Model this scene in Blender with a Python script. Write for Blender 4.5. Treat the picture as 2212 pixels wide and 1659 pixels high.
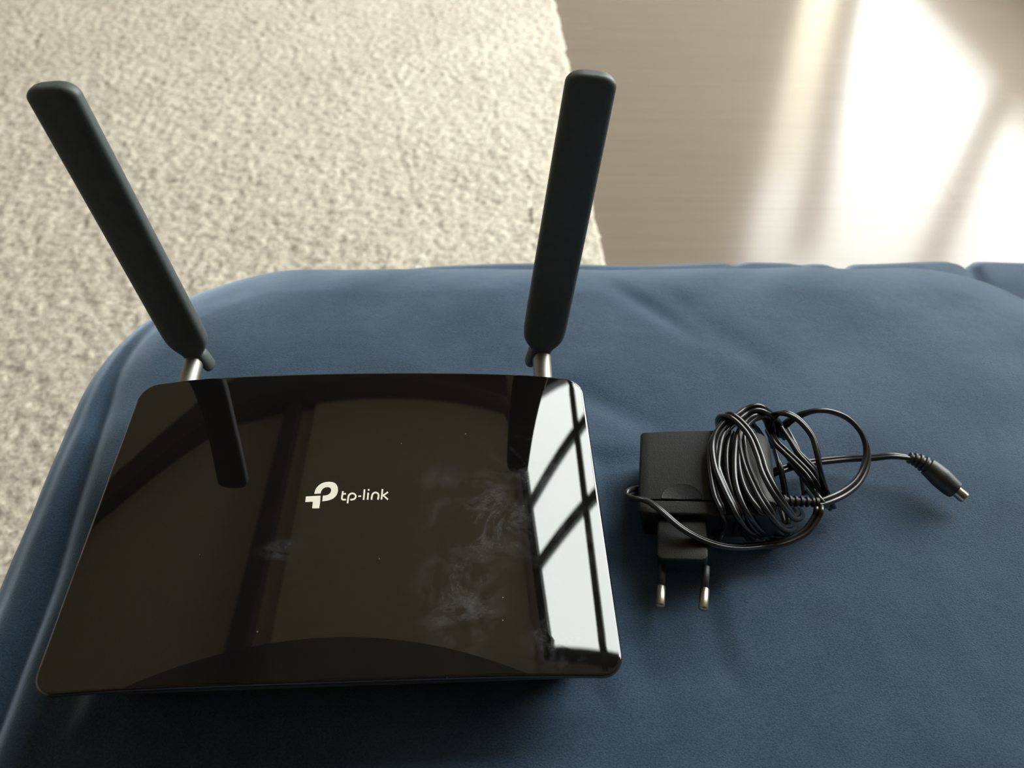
import bpy, bmesh, math, random
import numpy as np
from mathutils import Vector, Matrix, noise as mnoise
random.seed(7); np.random.seed(7)
S = bpy.context.scene; COL = S.collection
for o in list(bpy.data.objects): bpy.data.objects.remove(o)

# ---------------------------------------------------------------- camera
YAW, PITCH, ROLL, FPX = 0.0837124, 0.82819755, 0.04866207, 1690.0
ZTOP = 0.455                      # height of the router's top edge above the floor
CAM = Vector((0, 0, ZTOP + 0.26636797))
ca, sa = math.cos(YAW), math.sin(YAW)
def rw(v): return Vector((v[0]*ca+v[1]*sa, -v[0]*sa+v[1]*ca, v[2]))
_f = Vector((0, math.cos(PITCH), -math.sin(PITCH))); _r = Vector((1, 0, 0)); _u = _r.cross(_f)
F = rw(_f); R = rw(_r*math.cos(ROLL)+_u*math.sin(ROLL)); UPV = rw(_u*math.cos(ROLL)-_r*math.sin(ROLL))
cd = bpy.data.cameras.new('camera'); cam = bpy.data.objects.new('camera', cd); COL.objects.link(cam)
cam.matrix_world = Matrix(((R.x, UPV.x, -F.x, CAM.x), (R.y, UPV.y, -F.y, CAM.y), (R.z, UPV.z, -F.z, CAM.z), (0, 0, 0, 1)))
cd.sensor_fit = 'HORIZONTAL'; cd.sensor_width = 36.0; cd.lens = FPX/2212*36.0
cd.clip_start = 0.01; cd.clip_end = 100
cd.dof.use_dof = True; cd.dof.focus_distance = 0.33; cd.dof.aperture_fstop = 11
S.camera = cam
def U(u, v, z):
    """where the sight line of a photograph pixel meets the level z above the floor"""
    d = F + R*((u-1106)/FPX) + UPV*((829.5-v)/FPX)
    return CAM + d*((z-CAM.z)/d.z)

# ---------------------------------------------------------------- world, light, exposure
S.view_settings.view_transform = 'Standard'; S.view_settings.look = 'None'
S.view_settings.gamma = 1.0; S.view_settings.use_curve_mapping = False
S.view_settings.exposure = 0.0
W = bpy.data.worlds.new('sky'); S.world = W; W.use_nodes = True
nt = W.node_tree; nt.nodes.clear()
wo = nt.nodes.new('ShaderNodeOutputWorld'); bg = nt.nodes.new('ShaderNodeBackground')
tc = nt.nodes.new('ShaderNodeTexCoord'); sx = nt.nodes.new('ShaderNodeSeparateXYZ'); cr = nt.nodes.new('ShaderNodeValToRGB')
nt.links.new(tc.outputs['Generated'], sx.inputs[0]); nt.links.new(sx.outputs['Z'], cr.inputs[0])
cr.color_ramp.elements[0].position = 0.0; cr.color_ramp.elements[0].color = (0.42, 0.38, 0.31, 1)
cr.color_ramp.elements[1].position = 0.06; cr.color_ramp.elements[1].color = (0.99, 0.985, 0.97, 1)
SKY = 16.0
bg.inputs['Strength'].default_value = SKY
nt.links.new(cr.outputs[0], bg.inputs[0]); nt.links.new(bg.outputs[0], wo.inputs[0])

# ---------------------------------------------------------------- helpers
def obj(name, me, mat=None, parent=None, smooth=True):
    if isinstance(me, bmesh.types.BMesh):
        b = me; me = bpy.data.meshes.new(name); b.to_mesh(me); b.free()
    o = bpy.data.objects.new(name, me); COL.objects.link(o)
    if mat: me.materials.append(mat)
    if smooth:
        me.polygons.foreach_set('use_smooth', [True]*len(me.polygons))
    if parent: o.parent = parent
    return o
def sharp(o, ang=35):
    me = o.data; me.set_sharp_from_angle(angle=math.radians(ang)); return o
def mesh(verts, faces, name='m'):
    me = bpy.data.meshes.new(name); me.from_pydata([tuple(v) for v in verts], [], faces); me.update(); return me
def thing(name, label, cat, loc=(0, 0, 0)):
    o = bpy.data.objects.new(name, None); o.empty_display_size = 0.05; COL.objects.link(o)
    o.location = loc; o['label'] = label; o['category'] = cat
    return o
def structure(o): o['kind'] = 'structure'; return o
def grid_faces(nu, nv, wrap_u=False, off=0):
    f = []
    for j in range(nv-1):
        for i in range(nu if wrap_u else nu-1):
            a = j*nu+i; b = j*nu+(i+1) % nu
            f.append((off+a, off+b, off+b+nu, off+a+nu))
    return f
def loft(rings, cap=True):
    n = len(rings[0]); v = [p for r in rings for p in r]; f = grid_faces(n, len(rings), True)
    if cap:
        f.append(tuple(reversed(range(n)))); k = (len(rings)-1)*n; f.append(tuple(k+i for i in range(n)))
    return v, f
def rrect(hx, hy, r, n=6, cx=0, cy=0, rs=None):
    """rounded rectangle, counter-clockwise; rs = radii of corners (++,-+,--,+-)"""
    rs = rs or [r]*4; out = []
    for k, (sx_, sy_) in enumerate(((1, 1), (-1, 1), (-1, -1), (1, -1))):
        q = rs[k]
        for i in range(n+1):
            a = math.pi/2*(k+i/n)
            out.append((cx+sx_*(hx-q)+q*math.cos(a), cy+sy_*(hy-q)+q*math.sin(a)))
    return out
def rbox(hx, hy, z0, z1, r, b, n=6, cx=0, cy=0, rs=None, bot=True):
    """solid with rounded plan and softly rolled top and bottom edges"""
    rings = []; m = 4
    def ring(ins, z):
        q = [max(x-ins, 1e-4) for x in (rs or [r]*4)]
        rings.append([(x, y, z) for x, y in rrect(hx-ins, hy-ins, 0, n, cx, cy, q)])
    if bot:
        for i in range(m+1):
            a = math.pi/2*i/m; ring(b*(1-math.sin(a)), z0+b*(1-math.cos(a)))
    else: ring(0, z0)
    for i in range(m+1):
        a = math.pi/2*i/m; ring(b*(1-math.cos(a)), z1-b*(1-math.sin(a)))
    return loft(rings)
def boxv(x0, x1, y0, y1, z0, z1):
    v = [(x, y, z) for z in (z0, z1) for x, y in ((x0, y0), (x1, y0), (x1, y1), (x0, y1))]
    return v, [(3, 2, 1, 0), (4, 5, 6, 7), (0, 1, 5, 4), (1, 2, 6, 5), (2, 3, 7, 6), (3, 0, 4, 7)]
def join(*parts):
    V, Fc = [], []
    for v, f in parts:
        k = len(V); V += [tuple(p) for p in v]; Fc += [tuple(i+k for i in q) for q in f]
    return V, Fc

class M:
    """small node-material builder"""
    def __init__(s, name, col, rough=0.5, **kw):
        s.m = bpy.data.materials.new(name); s.m.use_nodes = True; s.t = s.m.node_tree; s.b = s.t.nodes['Principled BSDF']
        s.b.inputs['Base Color'].default_value = (*col, 1); s.b.inputs['Roughness'].default_value = rough
        for k, v in kw.items(): s.b.inputs[k.replace('_', ' ')].default_value = v
        s._c = None
    def n(s, t, **kw):
        o = s.t.nodes.new(t)
        for k, v in kw.items(): setattr(o, k, v)
        return o
    def l(s, a, b): s.t.links.new(a, b)
    def coord(s, scale=(1, 1, 1), rot=(0, 0, 0)):
        c = s.n('ShaderNodeTexCoord'); mp = s.n('ShaderNodeMapping'); mp.inputs['Scale'].default_value = scale; mp.inputs['Rotation'].default_value = rot
        s.l(c.outputs['Object'], mp.inputs[0]); return mp.outputs[0]
    def noise(s, scale, detail=3, rough=0.5, co=None, dist=0):
        x = s.n('ShaderNodeTexNoise'); x.inputs['Scale'].default_value = scale; x.inputs['Detail'].default_value = detail
        x.inputs['Roughness'].default_value = rough; x.inputs['Distortion'].default_value = dist
        s.l(co or s.coord(), x.inputs['Vector']); return x.outputs['Fac']
    def ramp(s, src, stops):
        r = s.n('ShaderNodeValToRGB'); e = r.color_ramp.elements
        e[0].position, e[0].color = stops[0][0], (*stops[0][1], 1); e[1].position, e[1].color = stops[-1][0], (*stops[-1][1], 1)
        for p, c in stops[1:-1]:
            k = e.new(p); k.color = (*c, 1)
        s.l(src, r.inputs[0]); return r.outputs[0]
    def math(s, op, a, b=None, c=None):
        x = s.n('ShaderNodeMath', operation=op)
        for i, q in enumerate((a, b, c)):
            if q is None: continue
            if isinstance(q, (int, float)): x.inputs[i].default_value = q
            else: s.l(q, x.inputs[i])
        return x.outputs[0]
    def bump(s, src, strength, dist):
        x = s.n('ShaderNodeBump'); x.inputs['Strength'].default_value = strength; x.inputs['Distance'].default_value = dist
        s.l(src, x.inputs['Height'])
        if s._c is not None: s.l(s._c, x.inputs['Normal'])
        s._c = x.outputs[0]; s.l(s._c, s.b.inputs['Normal'])
    def color(s, src): s.l(src, s.b.inputs['Base Color'])

g = lambda x: (x, x, x)
# ---- materials
def m_velvet(name, base, bump=1.0):
    m = M(name, base, 0.85); m.b.inputs['Specular IOR Level'].default_value = 0.15
    m.b.inputs['Sheen Weight'].default_value = 1.0; m.b.inputs['Sheen Roughness'].default_value = 0.38
    m.b.inputs['Sheen Tint'].default_value = (0.62, 0.78, 1.0, 1)
    big = m.noise(9, 4, 0.55, dist=0.6); mid = m.noise(60, 3, 0.6); fine = m.noise(1500, 3, 0.7, co=m.coord((0.85, 1.15, 1)))
    nap = m.math('ADD', m.math('MULTIPLY', big, 0.75), m.math('MULTIPLY', mid, 0.25))
    nap = m.math('ADD', nap, m.math('MULTIPLY', m.math('SUBTRACT', fine, 0.5), 1.0))
    b = base
    m.color(m.ramp(nap, [(0.22, (b[0]*.52, b[1]*.52, b[2]*.56)), (0.5, b), (0.78, (b[0]*1.7, b[1]*1.55, b[2]*1.4))]))
    m.bump(m.noise(22, 3, 0.5), 0.30*bump, 0.004)
    m.bump(fine, 0.5*bump, 0.0006)
    return m.m
velvet = m_velvet('blue_velvet', (0.029, 0.052, 0.086))

def m_rug():
    m = M('rug_pile', (0.4, 0.38, 0.33), 0.95); m.b.inputs['Specular IOR Level'].default_value = 0.1
    m.b.inputs['Sheen Weight'].default_value = 0.15
    a = m.noise(190, 4, 0.7, co=m.coord((1, 1, 1))); b = m.noise(5, 3, 0.5); c = m.noise(420, 2, 0.6)
    s = m.math('ADD', m.math('MULTIPLY', a, 0.72), m.math('ADD', m.math('MULTIPLY', b, 0.10), m.math('MULTIPLY', c, 0.18)))
    m.color(m.ramp(s, [(0.36, (0.165, 0.148, 0.122)), (0.45, (0.35, 0.315, 0.26)), (0.55, (0.485, 0.438, 0.362)), (0.66, (0.68, 0.62, 0.52))]))
    m.bump(c, 0.5, 0.003)
    return m.m
rug_m = m_rug()

def m_floor():
    m = M('laminate', (0.2, 0.16, 0.12), 0.2); m.b.inputs['Specular IOR Level'].default_value = 0.27
    grain = m.noise(1, 5, 0.6, co=m.coord((2.2, 70, 20)), dist=0.4); fine = m.noise(1, 3, 0.6, co=m.coord((9, 420, 60)))
    oi = m.n('ShaderNodeObjectInfo')
    s = m.math('ADD', m.math('MULTIPLY', grain, 0.7), m.math('MULTIPLY', fine, 0.3))
    s = m.math('ADD', s, m.math('MULTIPLY', m.math('SUBTRACT', oi.outputs['Random'], 0.5), 0.03))
    m.color(m.ramp(s, [(0.25, (0.130, 0.105, 0.082)), (0.75, (0.165, 0.134, 0.106))]))
    rr = m.n('ShaderNodeMapRange'); rr.inputs['To Min'].default_value = 0.13; rr.inputs['To Max'].default_value = 0.19
    m.l(fine, rr.inputs[0]); m.l(rr.outputs[0], m.b.inputs['Roughness'])
    m.bump(m.noise(1, 1, 0.5, co=m.coord((1.5, 34, 10))), 0.10, 0.0003)
    return m.m
floor_m = m_floor()
def m_plain(name, col, rough, nscale=40, amt=0.06, **kw):
    m = M(name, col, rough, **kw); s = m.noise(nscale, 3, 0.5)
    m.color(m.ramp(s, [(0.3, tuple(c*(1-amt) for c in col)), (0.7, tuple(min(1, c*(1+amt)) for c in col))]))
    return m
wall_m = m_plain('plaster_warm', (0.82, 0.77, 0.66), 0.9).m
ceil_m = m_plain('ceiling_boards', (0.83, 0.76, 0.60), 0.85).m
panel_m = m_plain('ceiling_olive', (0.86, 0.83, 0.58), 0.85).m
backwall_m = m_plain('deep_brown_paint', (0.16, 0.13, 0.10), 0.8).m
darkwood_m = m_plain('dark_beam_wood', (0.14, 0.12, 0.10), 0.6).m
frame_m = m_plain('window_frame_grey', (0.045, 0.055, 0.065), 0.45).m

def m_gloss():
    m = M('piano_black_plastic', (0.0035, 0.0032, 0.003), 0.02); m.b.inputs['IOR'].default_value = 1.60
    # smears and fingerprints: faint matt film with its own outline, dust specks
    co = m.n('ShaderNodeTexCoord').outputs['Object']
    def blob(x, y, rx, ry):
        v = m.n('ShaderNodeMapping'); v.vector_type = 'POINT'
        v.inputs['Location'].default_value = (-x/rx, -y/ry, 0); v.inputs['Scale'].default_value = (1/rx, 1/ry, 0)
        m.l(co, v.inputs[0]); ln = m.n('ShaderNodeVectorMath', operation='LENGTH'); m.l(v.outputs[0], ln.inputs[0])
        mr = m.n('ShaderNodeMapRange'); mr.interpolation_type = 'SMOOTHSTEP'
        mr.inputs['From Min'].default_value = 1.0; mr.inputs['From Max'].default_value = 0.15; m.l(ln.outputs['Value'], mr.inputs[0]); return mr.outputs[0]
    tot = None
    for a in [(0.052, -0.008, 0.030, 0.030, 1.0), (0.044, -0.040, 0.022, 0.026, 1.0), (0.075, 0.020, 0.022, 0.022, 0.7), (0.030, 0.012, 0.022, 0.014, 0.4),
              (0.080, -0.058, 0.020, 0.016, 0.7), (-0.024, -0.020, 0.013, 0.006, 0.8), (0.042, -0.064, 0.016, 0.008, 0.8), (0.085, -0.02, 0.02, 0.04, 0.5)]:
        b = m.math('MULTIPLY', blob(*a[:4]), a[4]); tot = b if tot is None else m.math('MAXIMUM', tot, b)
    sm = m.noise(62, 8, 0.74, dist=0.5); sm2 = m.noise(420, 3, 0.6, co=m.coord((1, 2.4, 1), (0, 0, 0.6)))
    k = m.n('ShaderNodeMapRange'); k.inputs['From Min'].default_value = 0.47; k.inputs['From Max'].default_value = 0.80; m.l(sm, k.inputs[0])
    film = m.math('MULTIPLY', m.math('MULTIPLY', tot, k.outputs[0]), m.math('ADD', 0.45, sm2))
    # dust
    vo = m.n('ShaderNodeTexVoronoi'); vo.inputs['Scale'].default_value = 150; m.l(co, vo.inputs['Vector'])
    vc = m.n('ShaderNodeSeparateColor'); m.l(vo.outputs['Color'], vc.inputs[0])
    sp = m.math('MULTIPLY', m.math('LESS_THAN', vo.outputs['Distance'], 0.030), m.math('GREATER_THAN', vc.outputs[0], 0.80))
    df = m.n('ShaderNodeBsdfDiffuse'); df.inputs[0].default_value = (0.45, 0.47, 0.50, 1)
    gl = m.n('ShaderNodeBsdfGlossy'); gl.inputs['Roughness'].default_value = 0.32; gl.inputs[0].default_value = (0.05, 0.052, 0.055, 1)
    fm = m.n('ShaderNodeAddShader'); m.l(df.outputs[0], fm.inputs[0]); m.l(gl.outputs[0], fm.inputs[1])
    mx = m.n('ShaderNodeMixShader'); out = m.t.nodes['Material Output']
    fac = m.math('MINIMUM', m.math('ADD', m.math('MULTIPLY', film, 0.16), m.math('MULTIPLY', sp, 0.5)), 1.0)
    m.l(fac, mx.inputs[0]); m.l(m.b.outputs[0], mx.inputs[1]); m.l(fm.outputs[0], mx.inputs[2]); m.l(mx.outputs[0], out.inputs[0])
    return m.m
gloss_m = m_gloss()
def m_plastic(name, col, rough, bscale=900, bstr=0.15, **kw):
    m = m_plain(name, col, rough, 300, 0.08, **kw); m.bump(m.noise(bscale, 2, 0.6), bstr, 0.0004); return m.m
matte_m = m_plastic('matt_black_plastic', (0.060, 0.068, 0.068), 0.55)
case_m = m_plastic('textured_black_plastic', (0.008, 0.008, 0.0072), 0.55, 1600, 0.3, Specular_IOR_Level=0.32)
dark_strip_m = m_plastic('satin_black_strip', (0.003, 0.003, 0.003), 0.10, 900, 0.0, Specular_IOR_Level=0.22)
cable_m = m_plastic('black_cable_vinyl', (0.010, 0.010, 0.011), 0.28, 700, 0.03)
rubber_m = m_plastic('dark_sleeve', (0.012, 0.012, 0.013), 0.5)
metal_m = m_plain('satin_nickel', (0.34, 0.31, 0.255), 0.30, 300, 0.04, Metallic=1.0).m
steel_m = m_plain('brushed_stub', (0.24, 0.23, 0.21), 0.5, 300, 0.05, Metallic=1.0).m
print_m = m_plain('silver_print', (0.80, 0.77, 0.68), 0.45, 200, 0.02).m
def m_glass():
    m = M('window_glass', (1, 1, 1), 0.0); t = m.t
    tr = m.n('ShaderNodeBsdfTransparent'); gl = m.n('ShaderNodeBsdfGlossy'); gl.inputs['Roughness'].default_value = 0.0
    fr = m.n('ShaderNodeFresnel'); fr.inputs[0].default_value = 1.45; mx = m.n('ShaderNodeMixShader')
    tr.inputs[0].default_value = (0.96, 0.98, 0.97, 1)
    ge = m.n('ShaderNodeNewGeometry')          # the pane's inner skin adds no second reflection
    fac = m.math('MULTIPLY', fr.outputs[0], m.math('SUBTRACT', 1.0, ge.outputs['Backfacing']))
    m.l(fac, mx.inputs[0]); m.l(tr.outputs[0], mx.inputs[1]); m.l(gl.outputs[0], mx.inputs[2])
    m.l(mx.outputs[0], t.nodes['Material Output'].inputs[0]); return m.m
glass_m = m_glass()

# ---------------------------------------------------------------- setting: attic room
ZC = ZTOP+2.3; K = 2.8                       # ceiling level; right roof slope: (z-ZTOP)+x = K
XL, XR, YB, YF = -3.2, 2.6, -3.0, 5.6
floor = structure(obj('floor', mesh(*boxv(XL, XR, YB, YF, -0.12, -0.012)), floor_m, smooth=False))
# planks across the view, 0.19 wide
PW, PL = 0.192, 1.28
pm = {}
row = 0; y = YB
while y < YF-0.01:
    y1 = min(y+PW, YF); x = XL - ((row*0.47) % 1.0)*PL
    while x < XR:
        a, b = max(x, XL), min(x+PL, XR)
        if b-a > 0.02:
            key = (round(b-a, 3), round(y1-y, 3))
            if key not in pm:
                hx, hy = (b-a)/2-0.00004, (y1-y)/2-0.00004
                v = []
                for q, z in ((0, -0.012), (0, -0.00015), (0.0002, 0.0)):
                    v += [(-hx+q, -hy+q, z), (hx-q, -hy+q, z), (hx-q, hy-q, z), (-hx+q, hy-q, z)]
                f = [(8, 9, 10, 11)]
                for k in (0, 4):
                    for i in range(4): f.append((k+i, k+(i+1) % 4, k+4+(i+1) % 4, k+4+i))
                me = mesh(v, f, 'plank'); me.materials.append(floor_m); pm[key] = me
            o = bpy.data.objects.new('plank', pm[key]); COL.objects.link(o); o.parent = floor
            o.location = ((a+b)/2, (y+y1)/2, 0)
        x += PL
    y += PW; row += 1

T = 0.15
structure(obj('wall_left', mesh(*boxv(XL-T, XL, YB-T, YF+T, 0, ZC+T)), wall_m, smooth=False))
structure(obj('wall_front', mesh(*boxv(XL, XR+T, YF, YF+T, 0, ZC+T)), wall_m, smooth=False))
structure(obj('wall_back', mesh(*boxv(XL, XR+T, YB-T, YB, 0, ZC+T)), backwall_m, smooth=False))
ZK = ZTOP+K-XR                                # knee wall height
structure(obj('wall_right', mesh(*boxv(XR, XR+T, YB, YF, 0, ZK+0.02)), wall_m, smooth=False))
XC = K-2.3                                    # where slope meets flat ceiling
structure(obj('ceiling', mesh(*boxv(XL, XC+0.02, YB, YF, ZC, ZC+T)), ceil_m, smooth=False))
# slope built from strips round the window openings; coordinates on the slope: x (its z follows), y
def slope_pt(x, y, d=0): return (x+d*0.7071, y, ZTOP+K-x+d*0.7071)
def slab(poly, d0, d1):
    n = len(poly); v = [slope_pt(x, y, d0) for x, y in poly]+[slope_pt(x, y, d1) for x, y in poly]
    f = [tuple(range(n)), tuple(reversed(range(n, 2*n)))]+[(i+n, (i+1) % n+n, (i+1) % n, i) for i in range(n)]
    return v, f
def bar(p, q, w, d0, d1):
    dx, dy = q[0]-p[0], q[1]-p[1]; dx *= 1.4142; L = math.hypot(dx, dy); nx, ny = -dy/L/1.4142*w/2, dx/L*w/2
    return slab([(p[0]-nx, p[1]-ny), (q[0]-nx, q[1]-ny), (q[0]+nx, q[1]+ny), (p[0]+nx, p[1]+ny)], d0, d1)
# window_1: roof window above the sofa (mirrored in the router); window_2: lower roof glazing further on (mirrored in the floor)
top_e, low_e = 0.56, 2.36
parts = [slab([(XC-.02, YB), (top_e, YB), (top_e, YF), (XC-.02, YF)], 0, T),
         slab([(low_e, YB), (XR+.1, YB), (XR+.1, YF), (low_e, YF)], 0, T),
         slab([(top_e, YB), (low_e, YB), (low_e, .55), (1.05, .91), (top_e, 1.02)], 0, .04),
         slab([(top_e, 2.16), (1.40, 2.16), (1.40, 3.20), (top_e, 3.20)], 0, .04),
         slab([(top_e, 3.20), (1.40, 3.20), (2.10, 5.1), (top_e, 5.1)], 0, .04),
         slab([(top_e, 5.1), (low_e, 5.1), (low_e, YF), (top_e, YF)], 0, .04)]
structure(obj('wall_slope', mesh(*join(*parts)), wall_m, smooth=False))
win = [('window_1', [bar((top_e, 1.05), (1.05, .93), .05, -.005, .04), bar((top_e, 2.11), (1.45, 2.11), .06, -.005, .04),
                     bar((top_e+.02, 1.02), (top_e+.02, 2.1), .07, -.005, .04),
                     bar((top_e, 1.61), (1.5, 2.02), .045, -.004, .020), bar((top_e, 1.36), (1.5, 1.67), .045, -.004, .020),
                     bar((.90, .93), (1.07, 2.1), .045, -.004, .020)]),
       ('window_2', [bar((1.42, 2.1), (1.42, 3.2), .04, -.005, .05), bar((1.42, 3.2), (2.12, 5.1), .04, -.005, .05),
                     bar((1.63, 2.95), (2.32, 4.85), .15, -.005, .03), bar((1.66, 2.05), (2.34, 3.14), .10, -.01, .03),
                     bar((low_e+.06, .56), (low_e+.06, YF-.01), .22, -.02, .05)])]
for nme, bars in win:
    w = structure(obj(nme, mesh(*join(*bars)), frame_m, smooth=False))
    poly = [(top_e, 1.02), (1.05, .91), (1.45, .80), (1.45, 2.16), (top_e, 2.16)] if nme == 'window_1' else [(1.45, .80), (low_e, .55), (low_e, 5.1), (2.10, 5.1), (1.40, 3.20), (1.40, 2.1), (1.45, 2.1)]
    obj('pane', mesh(*slab(poly, .010, .016)), glass_m, w, smooth=False)
# light portals in the openings (sampling aid for the sky's own light)
def portal(x0, x1, y0, y1):
    l = bpy.data.lights.new('sky_portal', 'AREA'); l.shape = 'RECTANGLE'; l.size = (x1-x0)*1.4142; l.size_y = y1-y0
    l.cycles.is_portal = True
    o = bpy.data.objects.new('sky_portal', l); COL.objects.link(o)
    c = Vector(slope_pt((x0+x1)/2, (y0+y1)/2, 0.16)); ax = Vector((1, 0, -1)).normalized(); ay = Vector((0, 1, 0)); az = ax.cross(ay)
    # area lights shine along -Z: into the room
    m3 = Matrix((ax, ay, az)).transposed()
    if (-az).dot(Vector((-1, 0, -1))) < 0: m3 = Matrix((ax, -ay, -az)).transposed()
    o.matrix_world = Matrix.Translation(c) @ m3.to_4x4()
portal(top_e, 1.45, .80, 2.16); portal(1.45, low_e, .55, 5.1)
# ceiling beams, olive ceiling panel, steel lattice on the far-left wall
structure(obj('trim_1', mesh(*boxv(XL, XC, 2.08, 2.26, ZC-0.16, ZC)), darkwood_m, smooth=False))
structure(obj('trim_2', mesh(*boxv(-0.70, XC-0.02, 0.55, 2.08, ZC-0.03, ZC)), panel_m, smooth=False))
structure(obj('trim_3', mesh(*boxv(-0.86, -0.78, YB, 2.08, ZC-0.08, ZC)), darkwood_m, smooth=False))
lat = [boxv(XL, XL+.05, y-.025, y+.025, 0.2, ZC-.1) for y in (0.7, 1.2, 1.7, 2.2, 2.7)]+[boxv(XL+.01, XL+.06, .4, 3.0, z-.03, z+.03) for z in (0.8, 1.4, 2.0, 2.6)]
structure(obj('added_platform', mesh(*boxv(1.46, XR, 1.22, YF, 0.0, 0.275)), frame_m, smooth=False))  # unseen low platform, added to darken and shade the floor beside it
structure(obj('trim_4', mesh(*join(*lat)), darkwood_m, smooth=False))
for nme, b in (('baseboard_left', boxv(XL, XL+.015, YB, YF, 0, .08)), ('baseboard_right', boxv(XR-.015, XR, YB, YF, 0, .08)), ('baseboard_front', boxv(XL+.015, XR-.015, YF-.015, YF, 0, .08))):
    structure(obj(nme, mesh(*b), wall_m, smooth=False))

# ---------------------------------------------------------------- rug: thick woven pile
def fbm(X, Y, fr, seed):
    rng = np.random.RandomState(seed); n = 256; t = rng.rand(n, n)
    x = X*fr; y = Y*fr; xi = np.floor(x).astype(int); yi = np.floor(y).astype(int); fx = x-xi; fy = y-yi
    fx = fx*fx*(3-2*fx); fy = fy*fy*(3-2*fy)
    A = t[yi % n, xi % n]; B = t[yi % n, (xi+1) % n]; C = t[(yi+1) % n, xi % n]; D = t[(yi+1) % n, (xi+1) % n]
    return A*(1-fx)*(1-fy)+B*fx*(1-fy)+C*(1-fx)*fy+D*fx*fy
RX1 = 0.207
def build_rug():
    st = 0.0042; xs = np.arange(-1.55, RX1+1e-6, st); ys = np.arange(0.10, 2.55, st)
    X, Y = np.meshgrid(xs, ys)
    h = 0.55*fbm(X+.3*Y, Y-.3*X, 120, 1)+0.5*fbm(X, Y, 220, 2)+0.25*fbm(X, Y, 26, 3)
    e = np.minimum.reduce([X-xs[0], xs[-1]-X, Y-ys[0], ys[-1]-Y]); r = 0.010
    k = np.clip(e/r, 0, 1); prof = np.sqrt(np.clip(1-(1-k)**2, 0, 1))
    Z = 0.001+prof*(0.006+0.0085*h)
    Xw = X+(fbm(Y, Y*0+3.1, 42, 5)-.5)*0.006*(X > xs[-1]-0.03)+(fbm(Y, Y*0+1.1, 170, 15)-.5)*0.004*(X > xs[-1]-0.012)+(fbm(X, Y, 150, 6)-.5)*0.003
    Xw = Xw + 0.004*np.sin(Y*5.0)*(X/RX1 > 0.5)
    V = np.stack([Xw, Y+(fbm(X, Y, 150, 7)-.5)*0.003, Z], -1).reshape(-1, 3)
    nx, ny = len(xs), len(ys)
    idx = np.arange(nx*ny).reshape(ny, nx); q = np.stack([idx[:-1, :-1], idx[:-1, 1:], idx[1:, 1:], idx[1:, :-1]], -1).reshape(-1, 4)
    me = bpy.data.meshes.new('rug'); me.vertices.add(len(V)); me.vertices.foreach_set('co', V.ravel())
    me.loops.add(q.size); me.loops.foreach_set('vertex_index', q.ravel().astype(np.int32))
    me.polygons.add(len(q)); me.polygons.foreach_set('loop_start', np.arange(0, q.size, 4, dtype=np.int32)); me.polygons.foreach_set('loop_total', np.full(len(q), 4, dtype=np.int32))
    me.update(calc_edges=True)
    return me
rug = obj('rug', build_rug(), rug_m)
rug['label'] = 'cream and grey flecked short pile rug on the wooden floor behind the sofa'; rug['category'] = 'rug'

# ---------------------------------------------------------------- sofa
ZS = 0.422                                   # level of the seat
sofa = thing('sofa', 'blue velvet sofa seat the router and power adapter lie on', 'sofa', (0.10, -0.05, 0))
SO = Vector(sofa.location)
def child(o): o.location = -SO; return o     # meshes below are written in room coordinates
def sdf_rr(X, Y, cx, cy, hx, hy, rs):
    """distance inside a rounded rectangle, separate corner radii (++,-+,--,+-); positive inside"""
    px, py = X-cx, Y-cy
    r = np.where(px > 0, np.where(py > 0, rs[0], rs[3]), np.where(py > 0, rs[1], rs[2]))
    qx = np.abs(px)-hx+r; qy = np.abs(py)-hy+r
    return -(np.minimum(np.maximum(qx, qy), 0)+np.sqrt(np.maximum(qx, 0)**2+np.maximum(qy, 0)**2)-r)
PRESS = [(-0.04736, 0.17742, .092, .062), (0.095, 0.195, .030, .026), (0.083, 0.150, .014, .03)]
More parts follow.
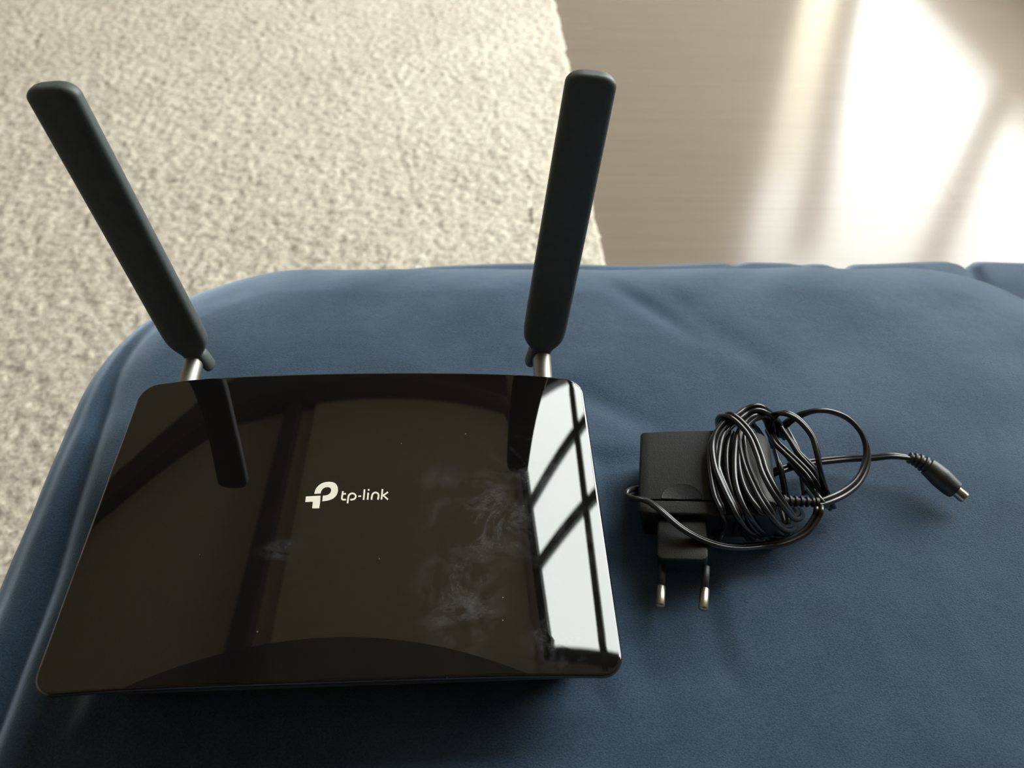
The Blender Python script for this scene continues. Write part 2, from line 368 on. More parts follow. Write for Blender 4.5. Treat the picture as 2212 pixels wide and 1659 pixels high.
def cushion(cx, cy, hx, hy, rs, ztop, zbot, crown, roll, groove, seed, skew=0.0, nth=120, nrho=150):
    # outline samples; interior rings shrink towards the centre
    out = np.array(rrect(hx, hy, 0, nth, cx, cy, rs))
    # resample evenly
    cl = np.vstack([out, out[:1]]); s = np.r_[0, np.cumsum(np.hypot(*np.diff(cl, axis=0).T))]; n = 640
    t = np.linspace(0, s[-1], n, endpoint=False); O = np.stack([np.interp(t, s, cl[:, 0]), np.interp(t, s, cl[:, 1])], 1)
    rho = 1-(np.linspace(0, 1, nrho)**1.6)*0.995
    C = np.array([cx, cy]); P = C+(O-C)[None]*rho[:, None, None]
    X, Y = P[..., 0], P[..., 1]; d = np.maximum(sdf_rr(X, Y, cx, cy, hx, hy, rs), 0)
    q = np.clip(d/roll, 0, 1); edge = (1-(1-q)**2.3)**(1/2.3)
    Z = ztop-roll*0.62*(1-edge)+crown*(1-np.exp(-d/0.10))-crown*0.75
    # seam crease running inside the outer roll on the left side and round its far corner
    wgt = np.clip((cx-hx+0.16-X)/0.10, 0, 1)*np.clip((0.345-Y)/.07, 0, 1)*(.75+.5*fbm(Y+3, X*0+1, 9, seed+9))
    Z -= groove*wgt*(np.exp(-((d-0.030-0.004*np.sin(Y*14))/0.0055)**2)-0.22*np.exp(-((d-0.046)/0.010)**2)-0.30*np.exp(-((d-0.016)/0.010)**2))
    Z -= 0.35*groove*wgt*np.exp(-((d-0.012-0.02*np.clip(Y-0.2, 0, 1))/0.004)**2)
    # soft creases and puckers
    Z += 0.0075*(fbm(X+2, Y+2, 6, seed)-.5)*np.clip(d/.05, 0.25, 1)+0.0022*(fbm(X*1.5+Y+4, Y-X*.7+4, 13, seed+5)-.5)+0.0016*(fbm(X+Y*.6+5, (Y-X*.5+5)*2.2, 14, seed+1)-.5)
    pk = np.exp(-((d-0.035)/0.035)**2)
    Z += 0.0034*pk*(fbm((X+3+d*.9), Y*0+1, 30, seed+2)-.5)*np.where(Y > cy, np.clip(.5+(X-cx)*2.5, .4, 1.3), .3)
    # two soft diagonal creases running forward from behind the right antenna
    for (ax_, ay_, bx_, by_, am, wd) in ((.075, .372, .135, .300, .0022, .007), (.020, .290, .105, .235, .0016, .008), (.11, .36, .17, .27, .0016, .010)):
        L2 = (bx_-ax_)**2+(by_-ay_)**2; tt = np.clip(((X-ax_)*(bx_-ax_)+(Y-ay_)*(by_-ay_))/L2, 0, 1)
        dd = np.hypot(X-ax_-tt*(bx_-ax_), Y-ay_-tt*(by_-ay_)); Z -= am*np.sin(np.pi*np.clip(tt, .03, .97))*np.exp(-(dd/wd)**2)*(groove > 0)
    X = X+skew*(Y-cy)
    # the nap is pressed flat under what lies on the seat
    for (ex, ey, ehx, ehy) in PRESS:
        dd = np.maximum(np.abs(X-ex)-ehx, np.abs(Y-ey)-ehy); w_ = np.clip(1-dd/.012, 0, 1); w_ = w_*w_*(3-2*w_)
        Z = Z*(1-w_)+(ZS-.0006)*w_
    rings = [np.stack([X[j], Y[j], Z[j]], 1) for j in range(nrho)][::-1]
    O2 = np.stack([X[0], Y[0]], 1); nr = (O2-np.roll(O2, 1, 0)); nr = np.stack([nr[:, 1], -nr[:, 0]], 1); nr /= np.linalg.norm(nr, axis=1)[:, None]+1e-9
    z0 = Z[0]
    for k, (dz, ox) in enumerate(((0.15, 0.003), (0.4, 0.006), (0.7, 0.005), (0.92, 0.0), (1.0, -0.008))):
        rings.append(np.stack([O2[:, 0]+nr[:, 0]*ox, O2[:, 1]+nr[:, 1]*ox, z0+(zbot-z0)*dz], 1))
    V = np.vstack(rings); f = grid_faces(n, len(rings), True)
    f = [(a, d_, c, b) for a, b, c, d_ in f]
    f.append(tuple(range(n)))
    f.append(tuple(reversed(range((len(rings)-1)*n, len(rings)*n))))
    return mesh(V.tolist(), f)
CX0, CX1, CY0, CY1 = -0.213, 0.385, -0.42, 0.399
child(obj('seat_cushion', cushion((CX0+CX1)/2, (CY0+CY1)/2, (CX1-CX0)/2, (CY1-CY0)/2, [.105, .115, .06, .06], ZS, .26, .010, .055, .0052, 11), velvet, sofa))
child(obj('seat_cushion', cushion(0.735, (CY0+CY1)/2+.012, .335, (CY1-CY0)/2, [.03, .025, .03, .03], ZS-.030, .26, .008, .05, 0.0, 31), velvet, sofa))['label'] = 'neighbouring cushion beyond the gap at the right'
# upholstered base with a rolled rim, gathered at its seams
def base_roll():
    pts = rrect((1.12+.20)/2, (.4355+.45)/2, 0, 24, (1.12-.20)/2, (.4355-.45)/2, [.06, .19, .05, .05])
    cl = pts+[pts[0]]; V = []; P = []
    s = [0]
    for a, b in zip(cl, cl[1:]): s.append(s[-1]+math.dist(a, b))
    N = 1400; xs = np.interp(np.linspace(0, s[-1], N, endpoint=False), s, [p[0] for p in cl]); ys = np.interp(np.linspace(0, s[-1], N, endpoint=False), s, [p[1] for p in cl])
    seams = [U(u, 566, .378).x for u in (1592, 1738, 1822, 2095)]; depth = [.0010, .0006, .0028, .0040]
    rings = []
    prof = [(-.03, .375), (-.012, .378), (-.002, .372), (.004, .36), (.006, .34), (.004, .30), (.002, .20), (0, .10), (-.01, .075), (-.05, .075)]
    P2 = np.stack([xs, ys], 1); tg = np.roll(P2, -1, 0)-np.roll(P2, 1, 0); nr = np.stack([tg[:, 1], -tg[:, 0]], 1); nr /= np.linalg.norm(nr, axis=1)[:, None]
    for o_, z in prof:
        k = np.full(N, float(o_))
        for sx_, dp in zip(seams, depth):
            k -= dp*np.exp(-((xs-sx_)/.006)**2)*(ys > .3)*(z > .15)*1.6
        k += .0015*np.sin(xs*40)*(ys > .3)
        rings.append([(xs[i]+nr[i, 0]*k[i], ys[i]+nr[i, 1]*k[i], z-sum(dp*math.exp(-((xs[i]-sx_)/.006)**2) for sx_, dp in zip(seams, depth))*(z > .33)) for i in range(N)])
    v, f = loft(rings[::-1]); return mesh(v, f)
child(obj('base', base_roll(), velvet, sofa))
for x, y in ((-.13, .34), (-.13, -.38), (1.04, .34), (1.04, -.38)):
    rr = []
    for z, r in ((.0165 if x < 0 and y > 0 else 0, .014), (.03, .017), (.078, .022)):
        rr.append([(x+r*math.cos(a*math.pi/8), y+r*math.sin(a*math.pi/8), z) for a in range(16)])
    child(obj('leg', mesh(*loft(rr)), darkwood_m, sofa))


# ---------------------------------------------------------------- router
RC = Vector((-0.04736, 0.17742, ZTOP))
router = thing('wireless_router', 'glossy black wireless router with two raised antennas on the blue sofa', 'router', (RC.x, RC.y, ZS))
router['label'] = 'glossy black wireless router with two raised antennas on the blue sofa'
dz = ZTOP-ZS
HW, HD = 0.1012, 0.0707
def dome(x, y):
    q = min(1.0, abs(x/HW)); t = min(1, max(0, (y+HD)/(2*HD))); s = .0017+.0028*t
    return s*(1-q*q)-.0025*max(q-.55, 0)**2/.2
# top panel: rings of rounded rectangles over the dome
def top_panel():
    rings = []; r0 = .0085
    n = 10
    def ring(ins, off, k=None):
        pts = []
        base = rrect(HW-ins, HD-ins, 0, n, 0, 0, [max(r0-ins, .0003)]*4)
        # subdivide straight sides for the curve
        cl = base+[base[0]]; out = []
        for i, (a, b) in enumerate(zip(cl, cl[1:])):
            m = 24 if i % (n+1) == n else 1
            for j in range(m): out.append((a[0]+(b[0]-a[0])*j/m, a[1]+(b[1]-a[1])*j/m))
        return [(x, y, dz+dome(x, y)+off) for x, y in out]
    rings.append(ring(.0022, -.0030)); rings.append(ring(.0004, -.0026)); rings.append(ring(0, -.0018))
    for a in range(1, 5):
        t = math.pi/2*a/4; rings.append(ring(.0012*(1-math.cos(t)), -.0012+.0012*math.sin(t)))
    f = 1.0
    out_ring = rings[-1]
    for s in (.998, .994, .985, .972)+tuple(1-k/28 for k in range(1, 28)):
        if s == 1-1/28: continue
        rings.append([(x*s, y*s, dz+dome(x*s, y*s)) for x, y, _ in out_ring])
    return mesh(*loft(rings))
sharp(obj('top_panel', top_panel(), gloss_m, router), 40)
# lower casing
def casing():
    rings = []
    for ins, z in ((.016, 0.0), (.0125, .0006), (.011, .003), (.0075, .014), (.0045, .024), (.0032, dz-.004), (.004, dz-.0032)):
        rings.append([(x, y, z) for x, y in rrect(HW-ins, HD-ins, 0, 8, 0, 0, [.010]*4)])
    return mesh(*loft(rings))
sharp(obj('casing', casing(), matte_m, router), 40)
# crescent-shaped indicator strip along the front edge
def crescent():
    V, Fc = [], []; n = 48; m = 5
    xa, xb = -.068, .066
    for i in range(n+1):
        x = xa+(xb-xa)*i/n; q = 2*i/n-1; y1 = -HD+.0012+.0145*(1-abs(q)**2.0)
        y0 = -HD+.0010
        for j in range(m+1):
            y = y0+(y1-y0)*j/m; V.append((x, y, dz+dome(x, y)+.00022))
    for i in range(n):
        for j in range(m):
            a = i*(m+1)+j; Fc.append((a, a+m+1, a+m+2, a+1))
    return mesh(V, Fc)
obj('indicator_strip', crescent(), dark_strip_m, router)['label'] = 'darker crescent strip along the front edge'
# printed emblem and lettering, drawn in millimetre-size plan coordinates on the panel
def lp(zx, zy):
    p = U(640+zx/10.0545, 1020+zy/10.0545, ZTOP+.0034)
    return (p.x-RC.x, p.y-RC.y)
def extr(polys):
    """prisms 0.12 mm thick following the panel, from outline polygons"""
    V, Fc = [], []
    for pts in polys:
        ar = sum(a[0]*b[1]-b[0]*a[1] for a, b in zip(pts, pts[1:]+pts[:1]))
        if ar < 0: pts = pts[::-1]
        k = len(V); n = len(pts)
        V += [(x, y, dz+dome(x, y)+.00012) for x, y in pts]+[(x, y, dz+dome(x, y)-.0003) for x, y in pts]
        Fc.append(tuple(k+i for i in range(n)))
        for i in range(n): Fc.append((k+i, k+n+i, k+n+(i+1) % n, k+(i+1) % n))
    return V, Fc
def arcpts(cx, cy, rx, ry, a0, a1, n=28):
    return [(cx+rx*math.cos(math.radians(a0+(a1-a0)*i/n)), cy-ry*math.sin(math.radians(a0+(a1-a0)*i/n))) for i in range(n+1)]
def poly_cr(pts, n=8):
    out = []
    P = [np.array(p, float) for p in pts]
    P = [2*P[0]-P[1]]+P+[2*P[-1]-P[-2]]
    for i in range(1, len(P)-2):
        for j in range(n):
            t = j/n; a, b, c, d = P[i-1:i+3]
            out.append(0.5*((2*b)+(-a+c)*t+(2*a-5*b+4*c-d)*t*t+(-a+3*b-3*c+d)*t**3))
    out.append(P[-2]); return [tuple(x) for x in out]
outer = poly_cr([(390, 465), (405, 400), (440, 335), (500, 275), (580, 230), (680, 210), (780, 215), (850, 245), (890, 300), (905, 370), (895, 440), (860, 510), (800, 565), (720, 600), (640, 618), (562, 624)])
inner = poly_cr([(577, 505), (640, 500), (690, 485), (730, 455), (753, 410), (755, 370), (735, 338), (700, 324), (650, 325), (600, 340), (560, 375), (535, 420), (528, 458)])
def strips(A, B):   # quads between two polylines (resampled)
    def rs(P, n):
        P = np.array(P); s = np.r_[0, np.cumsum(np.hypot(*np.diff(P, axis=0).T))]; t = np.linspace(0, s[-1], n); return list(zip(np.interp(t, s, P[:, 0]), np.interp(t, s, P[:, 1])))
    a, b = rs(A, 48), rs(B, 48); return [[a[i], a[i+1], b[i+1], b[i]] for i in range(47)]
emb = strips(outer, inner[::-1])
emb += [[(207, 522), (524, 505), (516, 628), (195, 640)], [(358, 634), (516, 628), (495, 775), (343, 775)]]
obj('emblem', mesh(*extr([[lp(*p) for p in q] for q in emb])), print_m, router, smooth=False)
def stroke(path, w):
    P = [np.array(p, float) for p in path]; L_, R_ = [], []
    for i, p in enumerate(P):
        t = (P[min(i+1, len(P)-1)]-P[max(i-1, 0)]); t /= np.linalg.norm(t)+1e-9; n_ = np.array([-t[1], t[0]])*w/2
        L_.append(tuple(p+n_)); R_.append(tuple(p-n_))
    return [[L_[i], L_[i+1], R_[i+1], R_[i]] for i in range(len(P)-1)]
letters = {
 't': stroke(poly_cr([(1012, 412), (998, 500), (990, 555), (1000, 585), (1030, 592), (1076, 590)]), 35)+stroke([(1006, 472), (1078, 463)], 31),
 'p': stroke(poly_cr([(1110, 668), (1122, 590), (1132, 520), (1152, 485), (1195, 460), (1245, 462), (1282, 490), (1288, 530), (1265, 570), (1225, 588), (1172, 592)]), 35),
 '-': stroke([(1345, 519), (1408, 515)], 31),
 'l': stroke([(1482, 372), (1460, 596)], 35),
 'i': stroke([(1562, 440), (1548, 592)], 35)+stroke([(1553, 382), (1590, 380)], 34),
 'n': stroke(poly_cr([(1632, 592), (1644, 510), (1660, 468), (1700, 440), (1745, 442), (1780, 470), (1785, 520), (1770, 590)]), 35),
 'k': stroke([(1872, 362), (1848, 588)], 35)+stroke([(1992, 428), (1868, 508)], 33)+stroke([(1885, 495), (1990, 585)], 33)}
obj('lettering', mesh(*extr([[lp(*p) for p in q] for k in letters for q in letters[k]])), print_m, router, smooth=False)

# antennas
def frame(axis, wdir):
    z = Vector(axis).normalized(); x = Vector(wdir); x = (x-z*x.dot(z)).normalized(); y = z.cross(x); return x, y, z
def sup(n, w, t, e=3.2):
    out = []
    for i in range(n):
        a = 2*math.pi*i/n; c, s = math.cos(a), math.sin(a)
        out.append((w*math.copysign(abs(c)**(2/e), c), t*math.copysign(abs(s)**(2/e), s)))
    return out
def antenna(Bp, Tp, wdir, ear, stub_xy):
    B = Bp-Vector((RC.x, RC.y, ZS)); Tt = Tp-Vector((RC.x, RC.y, ZS))
    ax = Tt-B; L = ax.length; x, y, z = frame(ax, wdir)
    prof = [(0.000, .0030, .0030), (.0012, .0042, .0036), (.004, .0047, .0040), (.0065, .0056, .0040), (.009, .0078, .0041), (.0115, .0092, .0042), (.0140, .0099, .0043), (.018, .01025, .0044), (.028, .0103, .0044)]
    rings = []
    for l, w_, t_ in prof: rings.append([B+z*l+x*a+y*b for a, b in sup(36, w_, t_)])
    for l in (0.5, 0.75): rings.append([B+z*(L*l)+x*a+y*b for a, b in sup(36, .0104-.0004*l, .0043-.0006*l)])
    rr = .0068
    for k in range(0, 10):
        t = math.pi/2*k/9; w_ = .0100-rr*(1-math.cos(t)); th = .0038*(1-.55*(1-math.cos(t))**1.5)
        rings.append([B+z*(L-rr*.72+rr*.72*math.sin(t))+x*a+y*b for a, b in sup(36, w_, th)])
    a_ = sharp(obj('antenna', mesh(*loft([[tuple(p) for p in r] for r in rings])), matte_m, router), 60)
    # hinge ear beside the neck
    c = B+x*(ear*.0043)+z*.001; e_r = []
    for l, r in ((-.0062, .0016), (-.0056, .0024), (-.004, .0028), (.003, .0027), (.0075, .0018)):
        e_r.append([tuple(c+z*l+x*(r*math.cos(q*math.pi/8)-ear*max(l, 0)*.25)+y*(r*1.4*math.sin(q*math.pi/8))) for q in range(16)])
    obj('hinge_ear', mesh(*loft(e_r)), matte_m, a_)
    # metal-look connector stub from the rear of the case
    s0 = Vector((stub_xy[0], HD-.012, .017)); s1 = B+z*.0025+x*(-ear*.0004); d = (s1-s0).normalized(); xx, yy, _ = frame(d, (1, 0, 0)); st = []
    Ls = (s1-s0).length
    for l, r in ((0, .0045), (Ls-.003, .0045), (Ls-.001, .0040), (Ls, .0030)):
        st.append([tuple(s0+d*l+xx*(r*math.cos(q*math.pi/12))+yy*(r*math.sin(q*math.pi/12))) for q in range(24)])
    sharp(obj('connector', mesh(*loft(st)), steel_m, router), 40)['label'] = 'grey metallic connector stub'
LB = U(428, 778, ZTOP-.010); LT = U(104, 181, ZTOP+.128)
RB = U(1166, 770, ZTOP-.010); RT = U(1281, 155, ZTOP+.129)
antenna(LB, LT, (1, -0.10, 0.0), 1, (LB.x-RC.x-.0025, 0))
antenna(RB, RT, (1, 0.0, 0.0), -1, (RB.x-RC.x+.0008, 0))

# ---------------------------------------------------------------- power adapter with its cable
# the housing lies turned a little and propped up at its right end by the cable wound under it
AM = Matrix.Translation((.0999, .1820, ZTOP-.0070)) @ Matrix.Rotation(-.1864, 4, 'Z') @ Matrix.Rotation(-.2025, 4, 'Y') @ Matrix.Rotation(-.0083, 4, 'X')
AC = Vector((.0999, .1820, ZS))
AW, AB, AF, AT = .0574, .0380, .0071, .0190     # width, depth behind the seam, depth of the plug-side cover, thickness
adp = thing('power_adapter', 'black plug-in power adapter with its thin cable wound around it, right of the router', 'adapter', tuple(AC))
def aput(me):                                   # from the housing's own axes to the thing's
    me.transform(Matrix.Translation(-AC) @ AM); return me
def AU(u, v, z):                                # sight line meets the level z in the housing's own axes
    inv = AM.inverted(); o = inv @ CAM; d = (inv.to_3x3() @ (U(u, v, ZS)-CAM)); return o+d*((z-o.z)/d.z)
def shell(y0, y1, x0, x1, top, bulge, open_back, open_front):
    rx = .0075; xs = [x0, x0+.0002, x0+.0006, x0+.0012]+[x0+.0012+(x1-rx-x0-.0012)*i/14 for i in range(1, 15)]+[x1-rx+rx*math.sin(math.pi/2*i/10) for i in range(1, 11)]
    rings = []; bot = -AT
    for x in xs:
        t = min(max(0, (x-(x1-rx))/rx), .985); e = max(0, 1-(x-x0)/.0012)
        zz = top-rx*.85*(1-math.sqrt(1-t*t))-.0008*e*e
        ins = .0009*e*e+.0022*t**3; bul = bulge*(1-(2*(x-x0)/(x1-x0)-1)**2); ring = []
        for p_, q_ in rrect((y1-y0)/2-ins, (zz-bot)/2, 0, 4, 0, 0, [.0012 if open_back else .0004, .0012 if open_front else .0003, .002, .002]):
            Y = (y0+y1)/2+p_+(bul if p_ > 0 else 0); Z_ = (zz+bot)/2+q_; dr = top-Z_; lf = max(0, 1-2*(x-x0)/(x1-x0))
            ring.append((x+dr*.10*lf, Y-(dr*.10 if p_ > 0 and open_back else 0)+(dr*.06 if p_ < 0 and open_front else 0), Z_))
        rings.append(ring)
    return mesh(*loft(rings))
sharp(obj('housing', aput(shell(.0003, AB, -AW/2, AW/2, 0, .0013, 1, 0)), case_m, adp), 40)
sharp(obj('plug_side_cover', aput(shell(-AF, -.0002, -AW/2+.0001, AW/2-.0002, -.0001, 0, 0, 1)), case_m, adp), 40)
# half-moon relief at the seam
ml, mr_ = AU(1428, 1079, 0).x, AU(1518, 1080, 0).x
cxm, rm = (ml+mr_)/2, (mr_-ml)/2
v, f = [], []
n = 24; pr = [(1.0, -.0002), (.975, .00050), (.90, .00030), (.0, .00005)]
for r_, z_ in pr:
    for i in range(n+1): a = math.pi*i/n; v.append((cxm+rm*r_*math.cos(a), .0006+rm*.90*r_*math.sin(a), z_))
for j in range(3):
    for i in range(n): a = j*(n+1)+i; f.append((a, a+1, a+n+2, a+n+1))
sharp(obj('thumb_relief', aput(mesh(v, f)), case_m, adp), 20)
# plug body and pins
bt = -.0035; bl, br_ = AU(1418, 1207, bt), AU(1530, 1212, bt); by = (bl.y+br_.y)/2
v, f = rbox((br_.x-bl.x)/2, (-AF+.0015-by)/2, bt-.0135, bt, .0030, .0009, 5, (bl.x+br_.x)/2, (-AF+.0015+by)/2, [.001, .001, .003, .003])
v = [(x, y+((bt-z)*.16 if y < (by-AF)/2 else 0), z) for x, y, z in v]
sharp(obj('plug_body', aput(mesh(v, f)), case_m, adp), 40)
pz = bt-.0070
for (u0, u1, v1) in ((1431, 1426, 1312), (1526, 1519, 1319)):
    t = AU(u1, v1, pz); s_ = Vector((AU(u0, 1220, pz).x, by+.0015, pz)); d = (t-s_); Lp = d.length; d.normalize(); xx, yy, _ = frame(d, (1, 0, 0))
    def tube(l0, l1, r0, r1, cap=0.0):
        st = []
        seq = [(l0, r0*.9), (l0+.0003, r0), (l1-cap, r1)]
        if cap: seq += [(l1-cap*.55, r1*.88), (l1-cap*.2, r1*.6), (l1, r1*.2)]
        for l, r in seq: st.append([tuple(s_+d*l+xx*(r*math.cos(q*math.pi/10))+yy*(r*math.sin(q*math.pi/10))) for q in range(20)])
        return aput(mesh(*loft(st)))
    pn = sharp(obj('pin', tube(Lp*.52, Lp, .00190, .00190, .0010), metal_m, adp), 40); pn['label'] = 'bare metal tip of the plug pin'
    obj('pin_sleeve', tube(0, Lp*.525, .0015, .0015), rubber_m, pn)

# twin-lead cable: control points (u, v, height above seat)
def cr3(P, n=10):
    P = [np.array(p, float) for p in P]; P = [2*P[0]-P[1]]+P+[2*P[-1]-P[-2]]; out = []
    for i in range(1, len(P)-2):
        a, b, c, d = P[i-1:i+3]
        for j in range(n):
            t = j/n; out.append(0.5*((2*b)+(-a+c)*t+(2*a-5*b+4*c-d)*t*t+(-a+3*b-3*c+d)*t**3))
    out.append(P[-2]); return np.array(out)
def twin(pts, tw0=0, tw1=0, r=.00115, n=9):
    P = cr3([tuple(U(u, v, ZS+h)) for u, v, h in pts], n)
    T_ = np.gradient(P, axis=0); T_ /= np.linalg.norm(T_, axis=1)[:, None]+1e-9
    V, Fc = [], []; m = 8
    N = []
    ref = np.array([0, 0, 1.0])
    for i, t in enumerate(T_):
        s = np.cross(t, ref); s /= np.linalg.norm(s)+1e-6
        if i and np.dot(s, N[-1][2]) < 0: s = -s
        if i: s = s*.35+N[-1][2]*.65; s -= t*np.dot(s, t); s /= np.linalg.norm(s)+1e-9
        up = np.cross(s, t); a = math.radians(tw0+(tw1-tw0)*i/(len(P)-1))
        N.append((s*math.cos(a)+up*math.sin(a), up*math.cos(a)-s*math.sin(a), s))
    for sg in (-1, 1):
        rings = []
        for i, p in enumerate(P):
            e1, e2, _ = N[i]; c = p+e1*sg*r*.93
            rings.append([tuple(c+e1*r*math.cos(2*math.pi*q/m)+e2*r*math.sin(2*math.pi*q/m)-np.array(AC)) for q in range(m)])
        v, f = loft(rings); k = len(V); V += v; Fc += [tuple(i+k for i in q) for q in f]
    return V, Fc
strands = [
 # lead hanging out at the left, dipping across the plug body
 ([(1420, 1050, .004), (1385, 1058, .010), (1360, 1064, .020), (1357, 1073, .022), (1372, 1077, .0245), (1398, 1082, .0250), (1430, 1105, .0265), (1470, 1139, .0255), (1512, 1163, .0235), (1556, 1178, .0215), (1600, 1182, .017), (1645, 1178, .012), (1690, 1172, .012), (1738, 1150, .014), (1763, 1118, .017), (1769, 1098, .019), (1765, 1080, .012), (1750, 1060, .006)], 60, 10),
 # front-most wrap that climbs over the top left and falls to the right
 ([(1556, 925, .010), (1554, 912, .026), (1562, 899, .035), (1578, 898, .038), (1600, 914, .038), (1623, 943, .037), (1640, 983, .036), (1652, 1021, .036), (1673, 1062, .034), (1700, 1100, .027), (1716, 1118, .020), (1728, 1112, .012), (1722, 1098, .005)], 0, 0),
 ([(1690, 930, .010), (1678, 905, .026), (1655, 887, .035), (1634, 881, .037), (1612, 888, .036), (1592, 902, .036), (1569, 915, .035), (1550, 938, .034), (1543, 968, .033), (1549, 1012, .033), (1565, 1052, .033), (1582, 1088, .033), (1596, 1118, .030), (1614, 1146, .020), (1640, 1160, .010)], 10, 40),
 ([(1672, 940, .010), (1668, 905, .026), (1650, 893, .033), (1625, 902, .034), (1606, 925, .0335), (1602, 955, .033), (1612, 1003, .0325), (1632, 1051, .0325), (1655, 1094, .0315), (1676, 1124, .026), (1696, 1142, .017), (1712, 1140, .008)], 20, 0),
 ([(1664, 930, .012), (1652, 900, .028), (1634, 900, .034), (1612, 915, .034), (1595, 938, .0335), (1588, 982, .033), (1588, 1034, .033), (1598, 1077, .033), (1616, 1116, .029), (1640, 1148, .018), (1664, 1160, .008)], 60, 80),
 ([(1600, 915, .014), (1584, 915, .030), (1562, 945, .0325), (1554, 981, .0320), (1553, 1022, .0315), (1568, 1062, .0315), (1586, 1100, .031), (1604, 1140, .020), (1622, 1165, .009)], 80, 60),
 ([(1590, 908, .012), (1570, 915, .028), (1545, 945, .0315), (1536, 975, .0310), (1539, 1025, .0310), (1548, 1072, .0310), (1562, 1106, .030), (1560, 1140, .018), (1548, 1172, .008)], 40, 20),
 ([(1625, 918, .012), (1608, 918, .030), (1599, 960, .0315), (1598, 1010, .0310), (1612, 1060, .0310), (1640, 1102, .030), (1664, 1136, .018), (1690, 1156, .006)], 80, 40),
 ([(1580, 935, .0310), (1570, 975, .0308), (1572, 1030, .0308), (1586, 1078, .0308), (1600, 1112, .029), (1590, 1150, .014)], 80, 80),
 # bundle behind the right end, seen over its top
 ([(1650, 950, .006), (1634, 925, .022), (1622, 908, .030), (1640, 890, .031), (1664, 892, .030), (1682, 912, .024), (1690, 945, .012)], 0, 30),
 # first loop standing up on the right
 ([(1668, 962, .006), (1662, 925, .018), (1668, 900, .030), (1690, 892, .036), (1717, 901, .037), (1740, 922, .036), (1757, 948, .034), (1766, 982, .031), (1772, 1016, .026), (1782, 1055, .018), (1795, 1092, .008), (1798, 1096, .004)], 0, 75),
 # large outer loop that comes back to the strain relief
 ([(1668, 965, .006), (1680, 935, .012), (1700, 914, .020), (1721, 900, .026), (1741, 892, .030), (1766, 887, .032), (1795, 889, .032), (1828, 902, .030), (1854, 926, .027), (1869, 955, .023), (1873, 984, .020), (1867, 1014, .018), (1850, 1043, .017), (1824, 1064, .017), (1796, 1078, .018), (1772, 1086, .0185), (1760, 1085, .0185)], 80, 0),
 # diagonals between
 ([(1662, 930, .018), (1676, 955, .022), (1696, 975, .022), (1717, 995, .022), (1743, 1022, .021), (1762, 1050, .018), (1778, 1075, .010)], 0, 0),
 ([(1700, 985, .006), (1717, 1010, .012), (1750, 1051, .016), (1776, 1084, .018), (1782, 1096, .008)], 50, 60),
 ([(1672, 905, .018), (1690, 928, .022), (1706, 950, .022), (1724, 977, .021), (1742, 997, .020), (1760, 1018, .017), (1766, 1040, .010)], 70, 0),
 ([(1690, 915, .010), (1708, 948, .014), (1726, 985, .012), (1733, 1030, .007), (1738, 1070, .003)], 0, 60),
 ([(1674, 975, .012), (1684, 1005, .014), (1692, 1040, .010), (1698, 1075, .004)], 60, 30),
 ([(1690, 1065, .004), (1692, 1100, .006), (1699, 1130, .006), (1688, 1150, .003)], 0, 0),
 # small coils lying under the bundle
 ([(1620, 1140, .006), (1650, 1128, .010), (1680, 1135, .010), (1700, 1152, .008), (1690, 1164, .006), (1655, 1160, .004)], 20, 20),
 ([(1630, 1150, .004), (1656, 1138, .006), (1690, 1146, .006), (1700, 1160, .004), (1668, 1172, .003)], 20, 40),
 # output lead to the barrel connector
 ([(1655, 1030, .006), (1678, 1018, .010), (1717, 1006, .009), (1760, 998, .008), (1826, 991, .009), (1880, 989, .012), (1922, 985, .0145), (1950, 987, .0150), (1968, 990, .0145)], 0, 35),
]
vv, ff = join(*[twin(*s) for s in strands])
obj('cable', mesh(vv, ff), cable_m, adp)
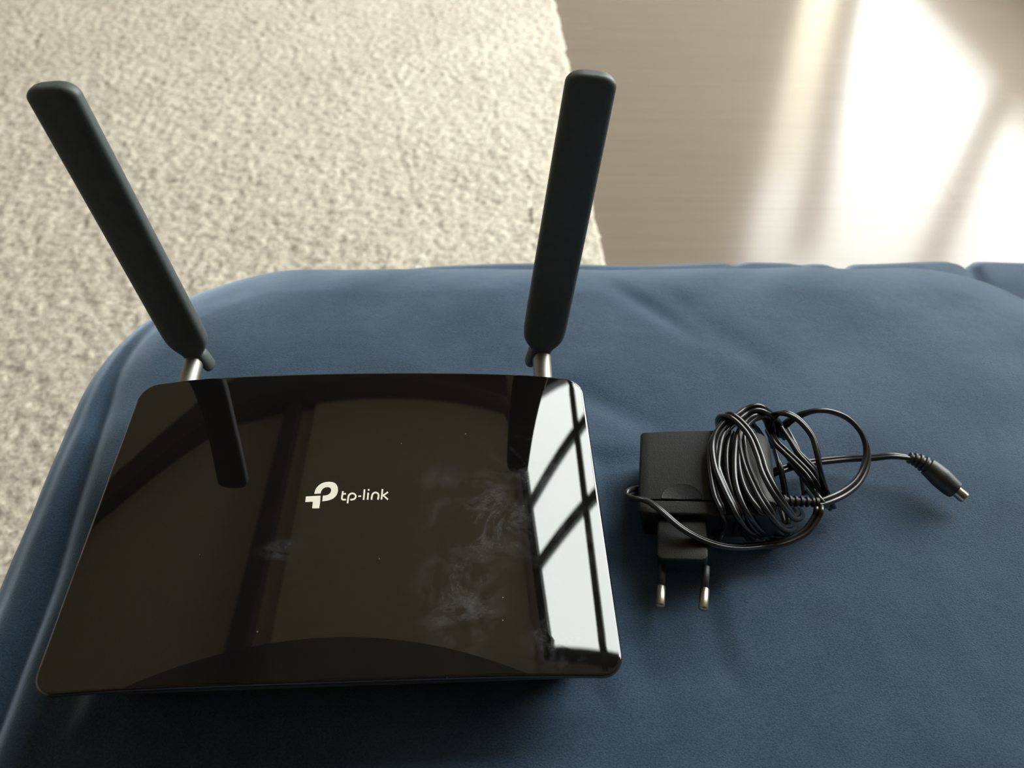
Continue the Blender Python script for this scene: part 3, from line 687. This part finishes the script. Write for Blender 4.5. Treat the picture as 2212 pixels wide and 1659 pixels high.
# strain relief leaving the housing
def along(P, prof_r, seg=16, off=AC, flat=1.0):
    """lathe with radii along a path"""
    P = np.array([tuple(p) for p in P]); T_ = np.gradient(P, axis=0); T_ /= np.linalg.norm(T_, axis=1)[:, None]; rings = []
    for p, t, r in zip(P, T_, prof_r):
        s = np.cross(t, [0, 0, 1]); s /= np.linalg.norm(s); up = np.cross(s, t)
        rings.append([tuple(p+s*r*math.cos(2*math.pi*q/seg)+up*r*flat*math.sin(2*math.pi*q/seg)-np.array(off)) for q in range(seg)])
    return mesh(*loft(rings))
zr = ZS+.019; a = U(1655, 1080, zr); b = U(1768, 1085, zr); n = 56
P = [a.lerp(b, i/(n-1)) for i in range(n)]
rad = [.0029-.0008*(i/n)-(.0008 if (i//3) % 2 and 12 < i < 52 else 0) for i in range(n)]
sharp(obj('strain_relief', along(P, rad), rubber_m, adp), 30)
# barrel connector at the cable's end
ctrl = [(1962, 988, .0145), (1985, 996, .0140), (2008, 1011, .0128), (2030, 1030, .0118), (2052, 1050, .0105), (2064, 1059, .0098)]
P = cr3([tuple(U(u, v_, ZS+h)) for u, v_, h in ctrl], 14); n = len(P); rad = []
for i in range(n):
    t = i/(n-1)
    if t < .40: r = .0026+.0018*t/.4-(.0009 if (int(t/.40*9) % 2) else 0)
    elif t < .62: r = .0044+.0006*(t-.40)/.22
    else: r = .0050-.0008*(t-.62)/.38
    rad.append(r)
rad[-1] = .0030; rad[0] = .0018
jk = sharp(obj('barrel_connector', along(P, rad, 20), rubber_m, adp), 30)
j0, j1 = U(2060, 1056, ZS+.0099), U(2084, 1076, ZS+.0082)
P = [j0.lerp(j1, t) for t in (0, .05, .93, 1.0, 1.0, .6)]
P = [j0, j0.lerp(j1, .3), j0.lerp(j1, .94), j1, j1-(j1-j0)*.001, j0.lerp(j1, .5)]
Pn = np.array([tuple(p) for p in P]); d = (j1-j0).normalized(); xx, yy, _ = frame(d, (1, 0, 0)); rings = []
for p, r in zip(P, (.00265, .00265, .00265, .0024, .0014, .0012)):
    rings.append([tuple(p+xx*(r*math.cos(q*math.pi/12))+yy*(r*math.sin(q*math.pi/12))-AC) for q in range(24)])
sharp(obj('barrel_tip', mesh(*loft(rings)), metal_m, jk), 30)['label'] = 'hollow metal sleeve at the end of the connector'
